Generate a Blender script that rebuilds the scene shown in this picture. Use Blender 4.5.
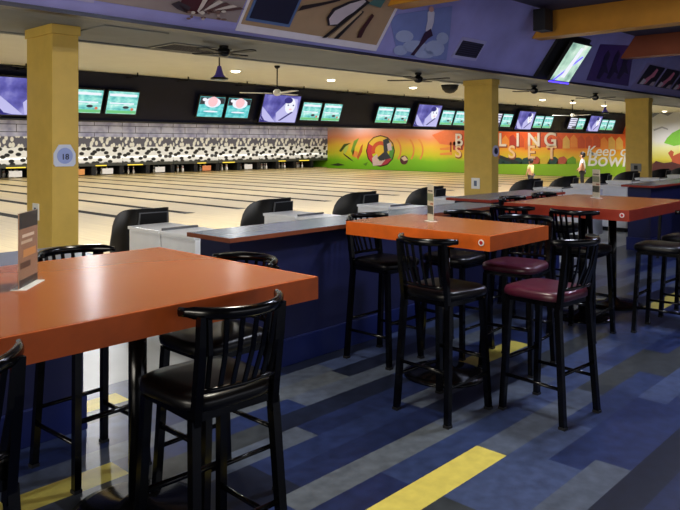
import bpy, bmesh, math, random
from mathutils import Vector, Matrix
R = random.Random(7)
C = bpy.context.scene.collection
for o in list(bpy.data.objects): bpy.data.objects.remove(o)
sc = bpy.context.scene
# ---------------------------------------------------------------- camera
HC = 1.64; F = 700.0; HZ = 143.0
SA, CA = math.sin(math.radians(43.35)), math.cos(math.radians(43.35))
cam = bpy.data.objects.new('camera', bpy.data.cameras.new('camera')); C.objects.link(cam)
cam.location = (0, 0, HC); cam.rotation_euler = (math.pi/2, 0, -math.atan2(CA, SA))
cam.data.sensor_width = 36; cam.data.lens = F/680*36; cam.data.shift_y = -(255-HZ)/680
cam.data.clip_start = .05; cam.data.clip_end = 200
sc.camera = cam
# ---------------------------------------------------------------- exposure, world, lights
sc.view_settings.view_transform = 'Standard'; sc.view_settings.look = 'None'
sc.view_settings.gamma = 1; sc.view_settings.use_curve_mapping = False
sc.view_settings.exposure = 0.14
w = bpy.data.worlds.new('world'); sc.world = w; w.use_nodes = True
w.node_tree.nodes['Background'].inputs[0].default_value = (.05, .06, .1, 1)
w.node_tree.nodes['Background'].inputs[1].default_value = .3
def area(name, loc, sx, sy, power, col, rot=(0, 0, 0)):
    l = bpy.data.lights.new(name, 'AREA'); l.shape = 'RECTANGLE'; l.size = sx; l.size_y = sy
    l.energy = power; l.color = col
    o = bpy.data.objects.new(name, l); C.objects.link(o); o.location = loc; o.rotation_euler = rot
    return o
# added wide area lights to brighten the lanes, no fixtures built
for i, Y in enumerate((18.5, 24.5, 30.0)):
    area('lane_fill_light', (19, Y, 3.02), 29, 1.6, 600, (.98, .98, 1))
# recessed downlights over the approach (housings for CANS are built further down)
CANS = [(8.45, 10.75), (11.1, 10.75), (14.0, 10.7), (17.7, 10.7), (20.8, 10.7), (23.0, 10.7), (25.6, 10.7), (29, 10.7), (32.0, 10.7)]  # last one is added to brighten the mural on the right wall
for x, y in CANS+[(2.5, 10.7), (5.5, 10.7)]:  # the two appended spots at left have no housing
    l = bpy.data.lights.new('downlight', 'SPOT'); l.energy = 300; l.color = (.98, .98, 1); l.spot_size = math.radians(165); l.spot_blend = .6; l.shadow_soft_size = .07
    o = bpy.data.objects.new('downlight', l); C.objects.link(o); o.location = (x, y, 2.97)
# added fill lights behind and left of the camera; ceiling lamps over the seating
area('rear_fill_light', (6, -5.8, 1.9), 16, 1.6, 120, (.85, .88, 1), (math.radians(97), 0, 0))
area('left_fill_light', (-5.8, 1.5, 1.9), 5, 1.8, 330, (1, .93, .8), (math.radians(90), 0, -math.pi/2))
area('seating_ceiling_lamp', (2.4, 2.6, 3.62), .5, .3, 75, (1, .95, .8))
area('seating_ceiling_lamp', (5.0, 1.9, 3.62), .5, .3, 75, (.8, .86, 1))
area('seating_ceiling_lamp', (8.3, 1.6, 3.62), .5, .3, 60, (.66, .72, 1))
area('seating_ceiling_lamp', (11.8, .8, 3.62), .6, .3, 60, (.66, .66, 1))

# ---------------------------------------------------------------- materials
def srgb(r, g, b):
    f = lambda v: ((v/255+.055)/1.055)**2.4 if v > 10 else v/255/12.92
    return (f(r), f(g), f(b), 1)
def mat(name, rgb, rough=.5, metal=0, noise=0, nscale=8, emit=0, alpha=1, trans=0, spec=.5, coat=0):
    m = bpy.data.materials.new(name); m.use_nodes = True
    nt = m.node_tree; b = nt.nodes['Principled BSDF']; col = srgb(*rgb)
    b.inputs['Roughness'].default_value = rough; b.inputs['Metallic'].default_value = metal
    b.inputs['Specular IOR Level'].default_value = spec
    b.inputs['Coat Weight'].default_value = coat; b.inputs['Coat Roughness'].default_value = .08
    b.inputs['Alpha'].default_value = alpha; b.inputs['Transmission Weight'].default_value = trans
    tc = nt.nodes.new('ShaderNodeTexCoord'); n = nt.nodes.new('ShaderNodeTexNoise')
    n.inputs['Scale'].default_value = nscale; n.inputs['Detail'].default_value = 5
    nt.links.new(tc.outputs['Object'], n.inputs['Vector'])
    r = nt.nodes.new('ShaderNodeValToRGB'); k = noise
    r.color_ramp.elements[0].position = .3; r.color_ramp.elements[1].position = .7
    r.color_ramp.elements[0].color = tuple(c*(1-k) for c in col[:3])+(1,)
    r.color_ramp.elements[1].color = tuple(min(1, c*(1+k)) for c in col[:3])+(1,)
    nt.links.new(n.outputs['Fac'], r.inputs['Fac']); nt.links.new(r.outputs['Color'], b.inputs['Base Color'])
    if emit:
        nt.links.new(r.outputs['Color'], b.inputs['Emission Color']); b.inputs['Emission Strength'].default_value = emit
    return m
M = {}
M['black_metal'] = mat('black_metal', (3, 3, 4), .18, spec=.35, noise=.1)
M['black_vinyl'] = mat('black_vinyl', (5, 4, 5), .3, spec=.35, noise=.15, nscale=40)
M['black_shell'] = mat('black_shell', (12, 12, 14), .6, spec=.3)
M['burgundy_sheen_vinyl'] = mat('burgundy_sheen_vinyl', (70, 20, 38), .3, spec=.5, noise=.15, nscale=40)  # dark seat vinyl with its burgundy reflection put into the colour
M['laminate'] = mat('orange_brown_laminate', (166, 88, 42), .24, noise=.05, nscale=1.2, spec=.5)
M['edge'] = mat('orange_edge_band', (208, 94, 24), .38, noise=.1, nscale=14)
M['edge_brown'] = mat('brown_edge_band', (120, 62, 38), .4, noise=.1, nscale=14)
M['edge_red'] = mat('red_edge_band', (150, 48, 28), .4, noise=.1, nscale=14)
M['grey_lam'] = mat('grey_blue_laminate', (104, 116, 138), .25, noise=.05, nscale=1.2)
M['navy'] = mat('navy_panel_paint', (12, 18, 64), .55, noise=.2, nscale=3)
M['navy_trim'] = mat('navy_base_trim', (20, 30, 84), .3, noise=.1)  # lighter navy paints in the reflected line along the base
M['column'] = mat('mustard_paint', (206, 172, 80), .5, noise=.07, nscale=5)
M['beam'] = mat('ochre_paint', (196, 134, 34), .5, noise=.1, nscale=3)
M['beam_red'] = mat('rust_paint', (150, 74, 40), .5, noise=.1, nscale=3)
M['soffit'] = mat('grey_soffit_paint', (128, 130, 128), .7, noise=.1, nscale=2)
M['dark_trim'] = mat('dark_blue_trim', (24, 26, 54), .4)
M['lavender'] = mat('lavender_paint', (152, 150, 214), .55, noise=.14, nscale=1.6)
M['cream_ceil'] = mat('cream_ceiling', (208, 208, 204), .8, noise=.03, nscale=3)
M['dark_ceil'] = mat('dark_ceiling', (52, 48, 76), .8, noise=.1)
M['wall'] = mat('plain_wall', (120, 112, 100), .8, noise=.05)
M['white_lam'] = mat('white_laminate', (244, 246, 250), .35, noise=.03)
M['white_plastic'] = mat('white_plastic', (232, 232, 228), .4)
M['pin'] = mat('pin_white', (245, 243, 236), .25)
M['red'] = mat('red_stripe', (190, 26, 30), .3)
M['black'] = mat('matte_black', (9, 9, 13), .6)
M['bandblue'] = mat('black_blue_fascia', (7, 9, 34), .5, noise=.2, spec=.25)
M['gutter'] = mat('dark_gutter', (12, 9, 8), .7, spec=.1, noise=.2)
M['grey_metal'] = mat('grey_metal', (120, 122, 126), .35, metal=.6)
M['purple_plastic'] = mat('purple_plastic', (58, 44, 160), .35)
M['acrylic'] = mat('clear_acrylic', (225, 235, 232), .06, alpha=.04, spec=.3)
M['settee_floor'] = mat('pale_settee_floor', (176, 180, 184), .35, noise=.08, nscale=3)
M['backing'] = mat('picture_backing', (214, 208, 224), .45, noise=.05)
def em(name, rgb, s):
    m = bpy.data.materials.new(name); m.use_nodes = True; nt = m.node_tree
    b = nt.nodes['Principled BSDF']; b.inputs['Base Color'].default_value = (0, 0, 0, 1)
    b.inputs['Emission Color'].default_value = srgb(*rgb); b.inputs['Emission Strength'].default_value = s
    return m
M['lamp'] = em('lamp_glow', (255, 244, 214), 9)
M['led_blue'] = em('blue_led_glow', (80, 60, 255), 2.5)
M['yellow_glow'] = em('yellow_glow', (255, 220, 70), 1.2)

def wood_mat():
    m = bpy.data.materials.new('maple_lane_boards'); m.use_nodes = True; nt = m.node_tree; b = nt.nodes['Principled BSDF']
    tc = nt.nodes.new('ShaderNodeTexCoord'); mp = nt.nodes.new('ShaderNodeMapping')
    mp.inputs['Scale'].default_value = (24, .5, 1); nt.links.new(tc.outputs['Object'], mp.inputs['Vector'])
    n = nt.nodes.new('ShaderNodeTexNoise'); n.inputs['Scale'].default_value = 1.0; n.inputs['Detail'].default_value = 3
    nt.links.new(mp.outputs['Vector'], n.inputs['Vector'])
    r = nt.nodes.new('ShaderNodeValToRGB'); e = r.color_ramp.elements
    e[0].position = .3; e[0].color = srgb(174, 148, 92); e[1].position = .68; e[1].color = srgb(206, 184, 128)
    nt.links.new(n.outputs['Fac'], r.inputs['Fac']); nt.links.new(r.outputs['Color'], b.inputs['Base Color'])
    b.inputs['Roughness'].default_value = .28
    return m
M['wood'] = wood_mat()

def screen_mat(name, cols, scale, strength, stretch=(1, 1, 1), dist=0):
    m = bpy.data.materials.new(name); m.use_nodes = True; nt = m.node_tree; b = nt.nodes['Principled BSDF']
    tc = nt.nodes.new('ShaderNodeTexCoord'); mp = nt.nodes.new('ShaderNodeMapping'); mp.inputs['Scale'].default_value = stretch
    nt.links.new(tc.outputs['Object'], mp.inputs['Vector'])
    n = nt.nodes.new('ShaderNodeTexNoise'); n.inputs['Scale'].default_value = scale; n.inputs['Detail'].default_value = 3
    n.inputs['Distortion'].default_value = dist
    nt.links.new(mp.outputs['Vector'], n.inputs['Vector'])
    r = nt.nodes.new('ShaderNodeValToRGB'); cr = r.color_ramp
    while len(cr.elements) < len(cols): cr.elements.new(.5)
    for i, c in enumerate(cols):
        cr.elements[i].position = .28+.44*i/(len(cols)-1); cr.elements[i].color = srgb(*c)
    nt.links.new(n.outputs['Fac'], r.inputs['Fac'])
    nt.links.new(r.outputs['Color'], b.inputs['Emission Color' if strength else 'Base Color'])
    if strength:
        b.inputs['Base Color'].default_value = (0, 0, 0, 1)
        b.inputs['Emission Strength'].default_value = strength
    b.inputs['Roughness'].default_value = .5
    return m
M['teal_screen'] = screen_mat('teal_score_screen', [(70, 160, 165), (110, 200, 196), (160, 226, 216), (224, 244, 236)], 5, 1.0, (1, 1, 2.5))
M['teal_plain'] = screen_mat('teal_water_screen', [(40, 150, 160), (84, 196, 200), (150, 225, 222)], 6, 1.0, (1, 1, 2))
M['indigo_screen'] = screen_mat('indigo_poster_screen', [(44, 44, 130), (96, 94, 180), (160, 158, 220)], 3, .9)
M['grey_screen'] = screen_mat('grey_violet_screen', [(60, 60, 100), (150, 150, 186), (200, 200, 220)], 4, .9)
M['s_dark'] = em('screen_dark_tone', (40, 46, 60), .8)
M['s_white'] = em('screen_white_tone', (232, 234, 246), 1)
M['s_pink'] = em('screen_pink_tone', (240, 190, 196), 1)
M['s_red'] = em('screen_red_tone', (220, 120, 90), .9)
M['s_green'] = em('screen_green_tone', (110, 200, 130), .9)
M['s_lilac'] = em('screen_lilac_tone', (186, 184, 232), .95)
M['s_navy'] = em('screen_navy_tone', (34, 32, 120), .9)
M['tv_pale'] = screen_mat('pale_green_screen', [(90, 130, 120), (180, 215, 195), (236, 242, 234)], 3, 1)

def masking_mat():
    m = bpy.data.materials.new('masking_print'); m.use_nodes = True; nt = m.node_tree; b = nt.nodes['Principled BSDF']
    N = nt.nodes.new; L = nt.links.new
    tc = N('ShaderNodeTexCoord'); sep = N('ShaderNodeSeparateXYZ'); L(tc.outputs['Object'], sep.inputs[0])
    def vor(scale, thr, wd, c0, c1, fx=1, fz=1, feat='F1'):
        cx = N('ShaderNodeCombineXYZ'); L(sep.outputs['X'], cx.inputs[0]); L(sep.outputs['Z'], cx.inputs[1])
        mp = N('ShaderNodeMapping'); mp.inputs['Scale'].default_value = (fx, fz, 1); L(cx.outputs[0], mp.inputs[0])
        v = N('ShaderNodeTexVoronoi'); v.voronoi_dimensions = '2D'; v.feature = feat; v.inputs['Scale'].default_value = scale
        L(mp.outputs[0], v.inputs['Vector'])
        r = N('ShaderNodeValToRGB'); r.color_ramp.elements[0].position = thr; r.color_ramp.elements[0].color = srgb(*c0)
        r.color_ramp.elements[1].position = thr+wd; r.color_ramp.elements[1].color = srgb(*c1)
        L(v.outputs['Distance'], r.inputs[0]); return r.outputs[0]
    low = vor(2.6, .3, .08, (14, 14, 14), (240, 242, 240), 1, 1.5)
    mid = vor(3.4, .36, .08, (232, 232, 222), (90, 90, 104), 1.5, 1)
    nz = N('ShaderNodeTexNoise'); nz.inputs['Scale'].default_value = 1.6; L(tc.outputs['Object'], nz.inputs['Vector'])
    top = N('ShaderNodeValToRGB'); e = top.color_ramp.elements
    e[0].position = .35; e[0].color = srgb(140, 142, 184); e[1].position = .62; e[1].color = srgb(200, 204, 228)
    L(nz.outputs['Fac'], top.inputs[0])
    brick = N('ShaderNodeTexBrick'); brick.inputs['Scale'].default_value = 1; brick.inputs['Mortar Size'].default_value = .018
    brick.inputs['Brick Width'].default_value = 1.54; brick.inputs['Row Height'].default_value = .36
    cx = N('ShaderNodeCombineXYZ'); L(sep.outputs['X'], cx.inputs[0]); L(sep.outputs['Z'], cx.inputs[1]); L(cx.outputs[0], brick.inputs['Vector'])
    L(top.outputs[0], brick.inputs['Color1']); L(top.outputs[0], brick.inputs['Color2']); brick.inputs['Mortar'].default_value = srgb(70, 70, 90)
    def mix(za, zb, a, bb):
        mr = N('ShaderNodeMapRange'); mr.inputs['From Min'].default_value = za; mr.inputs['From Max'].default_value = zb
        L(sep.outputs['Z'], mr.inputs['Value']); mx = N('ShaderNodeMix'); mx.data_type = 'RGBA'
        L(mr.outputs[0], mx.inputs['Factor']); L(a, mx.inputs['A']); L(bb, mx.inputs['B']); return mx.outputs['Result']
    gr = N('ShaderNodeRGB'); gr.outputs[0].default_value = srgb(60, 62, 56)
    x = mix(.60, .68, gr.outputs[0], low)
    x = mix(1.42, 1.46, x, mid); x = mix(1.92, 1.98, x, brick.outputs[0])
    L(x, b.inputs['Base Color']); b.inputs['Roughness'].default_value = .5
    return m
M['masking'] = masking_mat()

def mural_mat():
    # bands of paint by height, hue drifting along the wall; object z = height, object y = along
    m = bpy.data.materials.new('mural_paint'); m.use_nodes = True; nt = m.node_tree; b = nt.nodes['Principled BSDF']
    N = nt.nodes.new; L = nt.links.new
    tc = N('ShaderNodeTexCoord'); sep = N('ShaderNodeSeparateXYZ'); L(tc.outputs['Object'], sep.inputs[0])
    n = N('ShaderNodeTexNoise'); n.inputs['Scale'].default_value = .55; n.inputs['Detail'].default_value = 3; L(tc.outputs['Object'], n.inputs['Vector'])
    a = N('ShaderNodeMath'); a.operation = 'MULTIPLY_ADD'; a.inputs[1].default_value = .7; L(n.outputs['Fac'], a.inputs[0]); 
    ad = N('ShaderNodeMath'); ad.operation = 'ADD'; ad.inputs[1].default_value = -.35; L(sep.outputs['Z'], ad.inputs[0]); L(ad.outputs[0], a.inputs[2])
    dv = N('ShaderNodeMath'); dv.operation = 'DIVIDE'; dv.inputs[1].default_value = 3.05; L(a.outputs[0], dv.inputs[0])
    def ramp(st):
        r = N('ShaderNodeValToRGB'); cr = r.color_ramp
        while len(cr.elements) < len(st): cr.elements.new(.5)
        for i, (p, c) in enumerate(st): cr.elements[i].position = p; cr.elements[i].color = srgb(*c)
        L(dv.outputs[0], r.inputs[0]); return r.outputs[0]
    far = ramp([(0, (120, 190, 20)), (.17, (140, 205, 28)), (.3, (218, 214, 36)), (.5, (246, 196, 60)), (.66, (240, 150, 100)), (.82, (226, 176, 160)), (.92, (214, 206, 212))])
    near = ramp([(0, (150, 196, 30)), (.2, (150, 200, 24)), (.27, (226, 206, 40)), (.42, (248, 170, 40)), (.5, (240, 108, 30)), (.72, (234, 92, 24)), (.95, (230, 110, 50))])
    tree = ramp([(0, (80, 56, 44)), (.18, (110, 66, 40)), (.3, (196, 186, 60)), (.5, (206, 206, 150)), (.6, (206, 206, 206)), (.8, (200, 202, 208)), (.95, (190, 194, 204))])
    def mixy(ya, yb, p, q):
        mr = N('ShaderNodeMapRange'); mr.inputs['From Min'].default_value = ya; mr.inputs['From Max'].default_value = yb
        L(sep.outputs['Y'], mr.inputs['Value']); mx = N('ShaderNodeMix'); mx.data_type = 'RGBA'
        L(mr.outputs[0], mx.inputs['Factor']); L(p, mx.inputs['A']); L(q, mx.inputs['B']); return mx.outputs['Result']
    x = mixy(22.3, 24.6, near, far); x = mixy(12.6, 13.1, tree, x)
    L(x, b.inputs['Base Color']); b.inputs['Roughness'].default_value = .5
    return m
M['mural'] = mural_mat()
PC = {}
def paint(rgb):
    if rgb not in PC: PC[rgb] = mat('paint_%02x%02x%02x' % rgb, rgb, .5, noise=.04)
    return PC[rgb]

# ---------------------------------------------------------------- helpers
def obj(name, bm, m, parent=None, smooth=False):
    me = bpy.data.meshes.new(name); bmesh.ops.recalc_face_normals(bm, faces=bm.faces); bm.to_mesh(me); bm.free()
    for x in (m if isinstance(m, list) else [m]): me.materials.append(M[x] if isinstance(x, str) else x)
    if smooth:
        for p in me.polygons: p.use_smooth = True
    o = bpy.data.objects.new(name, me); C.objects.link(o)
    if parent: o.parent = parent
    return o
def tag(o, label=None, cat=None, group=None, kind=None):
    if label: o['label'] = label
    if cat: o['category'] = cat
    if group: o['group'] = group
    if kind: o['kind'] = kind
    return o
def empty(name, loc, label, cat, group=None, rz=0):
    o = bpy.data.objects.new(name, None); C.objects.link(o); o.location = loc; o.rotation_euler = (0, 0, rz)
    o.empty_display_size = .1
    return tag(o, label, cat, group)
def dup(root, loc=None, rz=None, label=None):
    r = root.copy(); C.objects.link(r)
    if loc is not None: r.location = loc
    if rz is not None: r.rotation_euler = (0, 0, rz)
    if label: r['label'] = label
    for ch in list(root.children):
        c = ch.copy(); C.objects.link(c); c.parent = r
        for g in list(ch.children):
            d = g.copy(); C.objects.link(d); d.parent = c
    return r
def box(bm, x0, x1, y0, y1, z0, z1, bev=0):
    vs = [bm.verts.new((x, y, z)) for x in (x0, x1) for y in (y0, y1) for z in (z0, z1)]
    fs = [bm.faces.new([vs[i] for i in f]) for f in ((0, 1, 3, 2), (4, 6, 7, 5), (0, 4, 5, 1), (2, 3, 7, 6), (0, 2, 6, 4), (1, 5, 7, 3))]
    if bev:
        es = list({e for f in fs for e in f.edges})
        bmesh.ops.bevel(bm, geom=es, offset=bev, segments=2, profile=.6, affect='EDGES')
    return bm
def B(*a, **k): return box(bmesh.new(), *a, **k)
def tube(bm, pts, r, n=10, sq=None, caps=True):
    pts = [Vector(p) for p in pts]; rings = []
    for i, p in enumerate(pts):
        d = (pts[min(i+1, len(pts)-1)]-pts[max(i-1, 0)]).normalized()
        up = Vector((0, 0, 1)) if abs(d.z) < .92 else Vector((0, 1, 0))
        a = d.cross(up).normalized(); b = a.cross(d).normalized()
        rr = r[i] if isinstance(r, (list, tuple)) else r
        if sq: ring = [p+a*sx*sq[0]/2+b*sy*sq[1]/2 for sx, sy in ((-1, -1), (1, -1), (1, 1), (-1, 1))]
        else: ring = [p+(a*math.cos(t*2*math.pi/n)+b*math.sin(t*2*math.pi/n))*rr for t in range(n)]
        rings.append([bm.verts.new(q) for q in ring])
    k = len(rings[0])
    for i in range(len(rings)-1):
        for j in range(k): bm.faces.new((rings[i][j], rings[i][(j+1) % k], rings[i+1][(j+1) % k], rings[i+1][j]))
    if caps: bm.faces.new(rings[0][::-1]); bm.faces.new(rings[-1])
    return bm
def T(pts, r, **k): return tube(bmesh.new(), pts, r, **k)
def lathe(bm, prof, n=24, c=(0, 0)):
    rings = [[bm.verts.new((c[0]+r*math.cos(t*2*math.pi/n), c[1]+r*math.sin(t*2*math.pi/n), z)) for t in range(n)] for r, z in prof]
    for i in range(len(rings)-1):
        for j in range(n): bm.faces.new((rings[i][j], rings[i][(j+1) % n], rings[i+1][(j+1) % n], rings[i+1][j]))
    bm.faces.new(rings[0][::-1]); bm.faces.new(rings[-1])
    return bm
def LA(prof, **k): return lathe(bmesh.new(), prof, **k)
def slab(bm, front, off):
    """closed prism: polygon 'front' thickened by vector off"""
    a = [bm.verts.new(p) for p in front]; b = [bm.verts.new(Vector(p)+Vector(off)) for p in front]
    bm.faces.new(a); bm.faces.new(b[::-1]); n = len(a)
    for i in range(n): bm.faces.new((a[i], a[(i+1) % n], b[(i+1) % n], b[i]))
    return bm
def text_mesh(name, s, m, parent, size, mtx, ext=.004, shear=0):
    cu = bpy.data.curves.new(name, 'FONT'); cu.body = s; cu.size = size; cu.extrude = ext; cu.align_x = 'CENTER'; cu.align_y = 'CENTER'; cu.shear = shear; cu.offset = size*(.02 if name == 'letter' else .01)
    t = bpy.data.objects.new(name, cu); C.objects.link(t); dg = bpy.context.evaluated_depsgraph_get()
    me = bpy.data.meshes.new_from_object(t.evaluated_get(dg)); bpy.data.objects.remove(t); bpy.data.curves.remove(cu)
    me.materials.clear(); me.materials.append(M[m] if isinstance(m, str) else m); me.name = name
    me.transform(mtx)
    o = bpy.data.objects.new(name, me); C.objects.link(o)
    if parent: o.parent = parent
    return o

# ================================================================ THE SETTING
def struct(name, bm, m): return tag(obj(name, bm, m), kind='structure')
# plank floor of the seating side: 0.18 m x 1.22 m planks
plank_cols = [(44, 56, 92), (34, 46, 86), (78, 86, 102), (86, 92, 100), (22, 28, 46), (62, 74, 108), (54, 58, 62), (28, 38, 74)]
pm = [mat('plank_%d' % i, c, .33, noise=.28, nscale=14, spec=.45) for i, c in enumerate(plank_cols)]
pm.append(mat('plank_yellow', (214, 196, 92), .38, noise=.1, nscale=14))
bm = bmesh.new(); rows = range(-42, 14)
W = .18; LN = 1.22
yel = {0: 3.27, 5: 5.21, 7: 1.81, 12: 2.33, 3: 8.4, 9: 12.2}
for k in rows:
    y0 = 1.885+W*k; y1 = y0+W
    if k == 13: y1 = 4.4
    off = (R.random()*LN) if k not in yel else ((yel[k]+7) % LN)
    x = -7+off-LN; last = -1
    while x < 34:
        x1 = x+LN
        i = R.choice([0, 1, 1, 2, 3, 4, 5, 5, 6, 7]);
        if i == last: i = (i+3) % 8
        last = i
        if k in yel and abs(x1-yel[k]) < .02: i = 8
        xa, xb = max(x, -6), min(x1, 34)
        if xb > xa:
            f = bm.faces.new([bm.verts.new(p) for p in ((xa, y0, 0), (xb, y0, 0), (xb, y1, 0), (xa, y1, 0))]); f.material_index = i
        x = x1
struct('floor', bm, pm)
struct('floor_settee', B(-6, 34, 4.4, 8.9, -.1, 0), 'settee_floor')
struct('floor_approach', B(-6, 34, 8.9, 13.9, -.1, 0), 'wood')
struct('floor_pit', B(-6, 34, 13.9, 36, -.16, -.06), 'gutter')
struct('wall_right', B(34, 34.2, -6, 36, -.1, 4), 'mural')
struct('wall_left', B(-6.2, -6, -6, 36, -.1, 4), 'wall')
struct('wall_rear', B(-6.2, 34.2, -6.2, -6, -.1, 4), 'wall')
struct('wall_pit', B(-6.2, 34.2, 36, 36.2, -.1, 4), 'black')
struct('ceiling_lanes', B(-6.2, 34.2, 7.25, 36.2, 3.05, 3.2), 'cream_ceil')
struct('ceiling_seating', B(-6.2, 34.2, -6.2, 5.2, 3.67, 3.8), 'dark_ceil')
# bulkhead: soffit and leaning face
bm = bmesh.new(); slab(bm, [(-6, 5.72, 2.75), (-6, 7.2, 2.75), (-6, 7.2, 3.2), (-6, 5.72, 3.2)], (40, 0, 0))
struct('ceiling_soffit', bm, 'soffit')
SL = .65/.92                                   # lean of the face
def FY(z): return 5.7-(z-2.75)*SL
bm = bmesh.new(); slab(bm, [(-6, FY(2.752), 2.752), (-6, FY(3.8), 3.8), (-6, FY(3.8)+.1, 3.8), (-6, FY(2.752)+.1, 2.752)], (40, 0, 0))
struct('wall_bulkhead', bm, 'lavender')
struct('trim_1', B(-6, 34, 5.66, 5.76, 2.715, 2.751), 'dark_trim')
struct('trim_2', B(-6, 34, 7.2, 7.27, 2.735, 3.04), 'soffit')

# pixel of the photograph -> point of a named real plane (side wall / leaning bulkhead face)
def ray(px, py):
    r = (px-340)/F; return Vector((SA*r+CA, -CA*r+SA, (HZ-py)/F))
def on_side(px, py, off=0):
    d = ray(px, py); t = (34-off)/d.x; return Vector((34-off, d.y*t, HC+d.z*t))
def on_face(px, py, off=0):
    d = ray(px, py); t = (5.7-(HC-2.75)*SL)/(d.y+d.z*SL); p = d*t+Vector((0, 0, HC))
    return p+Vector((0, -.817, -.577))*off

# ---- columns
def column(x, y, label, sx=.255, sy=.56):
    t = empty('column', (x, y, 0), label, 'column', 'mustard columns')
    obj('shaft', B(0, sx, 0, sy, 0, 2.66, bev=.004), 'column', t)
    obj('capital', B(-.015, sx+.015, -.015, sy+.015, 2.66, 2.749, bev=.004), 'column', t)
    return t
c1 = column(2.89, 6.4, 'mustard yellow square column at left with a round blue white numbered plaque')
c2 = column(10.6, 6.4, 'mustard yellow square column in the middle, standing behind the long counter', .225)
c3 = column(17.72, 6.3, 'mustard yellow square column at far right with a grey box low on its side')
# plaque on column 1
p = empty('number_plaque', (3.005, 6.4, 1.52), 'pale blue round number plaque mounted on the left column', 'plaque')
def disc_y(r, y0, y1, n=28, zc=0, sx=1, xc=0):
    return slab(bmesh.new(), [(xc+r*sx*math.cos(t*2*math.pi/n), y0, zc+r*math.sin(t*2*math.pi/n)) for t in range(n)], (0, y1-y0, 0))
obj('backplate', slab(bmesh.new(), [(-.105, 0, -.075), (-.085, 0, -.1), (.085, 0, -.1), (.105, 0, -.075), (.105, 0, .02), (.08, 0, .065), (.055, 0, .105), (-.055, 0, .105), (-.08, 0, .065), (-.105, 0, .02)], (0, -.012, 0)), paint((205, 212, 232)), p)
obj('face_disc', disc_y(.075, -.012, -.018), paint((150, 165, 220)), p)
RX = Matrix.Rotation(math.pi/2, 4, 'X')
text_mesh('numerals', '18', 'dark_trim', p, .075, Matrix.Translation((0, -.02, -.012)) @ RX, .002)
def plate(name, x, y, z, w_, h, label, cat, m='white_plastic'):
    t = empty(name, (x, y, z), label, cat)
    obj('cover', B(-.012, 0, -w_/2, w_/2, -h/2, h/2, bev=.003), m, t)
    obj('rocker', B(-.018, -.012, -w_/6, w_/6, -h/4, h/4, bev=.002), 'grey_lam' if m == 'white_plastic' else 'black', t)
plate('switch_plate', 2.89, 6.74, .98, .13, .16, 'white switch plate low on the left column', 'switch')
plate('switch_plate', 10.6, 6.72, .93, .17, .19, 'white switch plate on the middle column', 'switch')
plate('outlet_box', 17.72, 6.6, 1.03, .26, .2, 'grey outlet box with a drop cable on the right column', 'box', 'grey_metal')
obj('power_cable', T([(17.7, 6.6, .93), (17.695, 6.6, .8), (17.7, 6.63, .4), (17.7, 6.63, .02)], .012, n=6), 'black'); tag(bpy.data.objects['power_cable'], 'dark cable dropping from the grey box on the right column', 'cable')
p = empty('number_plaque', (10.72, 6.4, 1.5), 'small pale plaque on the narrow face of the middle column', 'plaque')
obj('backplate', disc_y(.1, -.001, -.012), paint((190, 188, 214)), p); obj('face_disc', disc_y(.055, -.012, -.017), 'dark_trim', p)

# ---- beams on the seating side
def beam(x, m, label):
    t = empty('ceiling_beam', (x, 0, 3.67), label, 'beam')
    z0 = 3.27
    bm = bmesh.new(); slab(bm, [(0, -5.9, z0-3.67), (0, FY(z0)-.01, z0-3.67), (0, FY(3.66)-.01, -.005), (0, -5.9, -.005)], (.3, 0, 0))
    obj('casing', bm, m, t)
    obj('edge_strip', B(-.012, -.001, -5.9, FY(z0)-.05, z0-3.67, z0-3.64), m, t)
beam(2.9, 'beam', 'ochre ceiling beam above the left column, nearest the camera')
beam(6.45, 'beam', 'ochre ceiling beam ending above the splash mural at top centre')
beam(10.0, 'beam', 'long ochre ceiling beam running to the upper right corner')
beam(13.5, 'beam_red', 'rust brown ceiling beam behind the long ochre one')
beam(17.1, 'beam_red', 'rust brown ceiling beam furthest to the right')

# ---- soffit vents and fans
def grille(name, x0, x1, y0, y1, z, label):
    t = empty(name, ((x0+x1)/2, (y0+y1)/2, z), label, 'vent')
    a, b = (x1-x0)/2, (y1-y0)/2
    bm = bmesh.new()
    for q in ((-a, a, -b, -b+.03), (-a, a, b-.03, b), (-a, -a+.03, -b+.03, b-.03), (a-.03, a, -b+.03, b-.03)): box(bm, *q, -.015, 0)
    obj('frame', bm, 'grey_metal', t); obj('backing', B(-a+.03, a-.03, -b+.03, b-.03, -.003, 0), 'black', t)
    for i in range(7):
        y = -b+.06+(2*b-.12)*i/6; obj('slat', B(-a+.03, a-.03, y-.008, y+.008, -.012, -.004), 'dark_trim', t)
grille('soffit_vent', 4.35, 5.15, 6.62, 7.15, 2.75, 'dark return air grille in the grey soffit right of the left column')
obj('access_panel', B(3.25, 3.95, 6.1, 6.7, 2.738, 2.75, bev=.003), 'soffit'); tag(bpy.data.objects['access_panel'], 'square grey access panel in the soffit beside the left column', 'panel')

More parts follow.
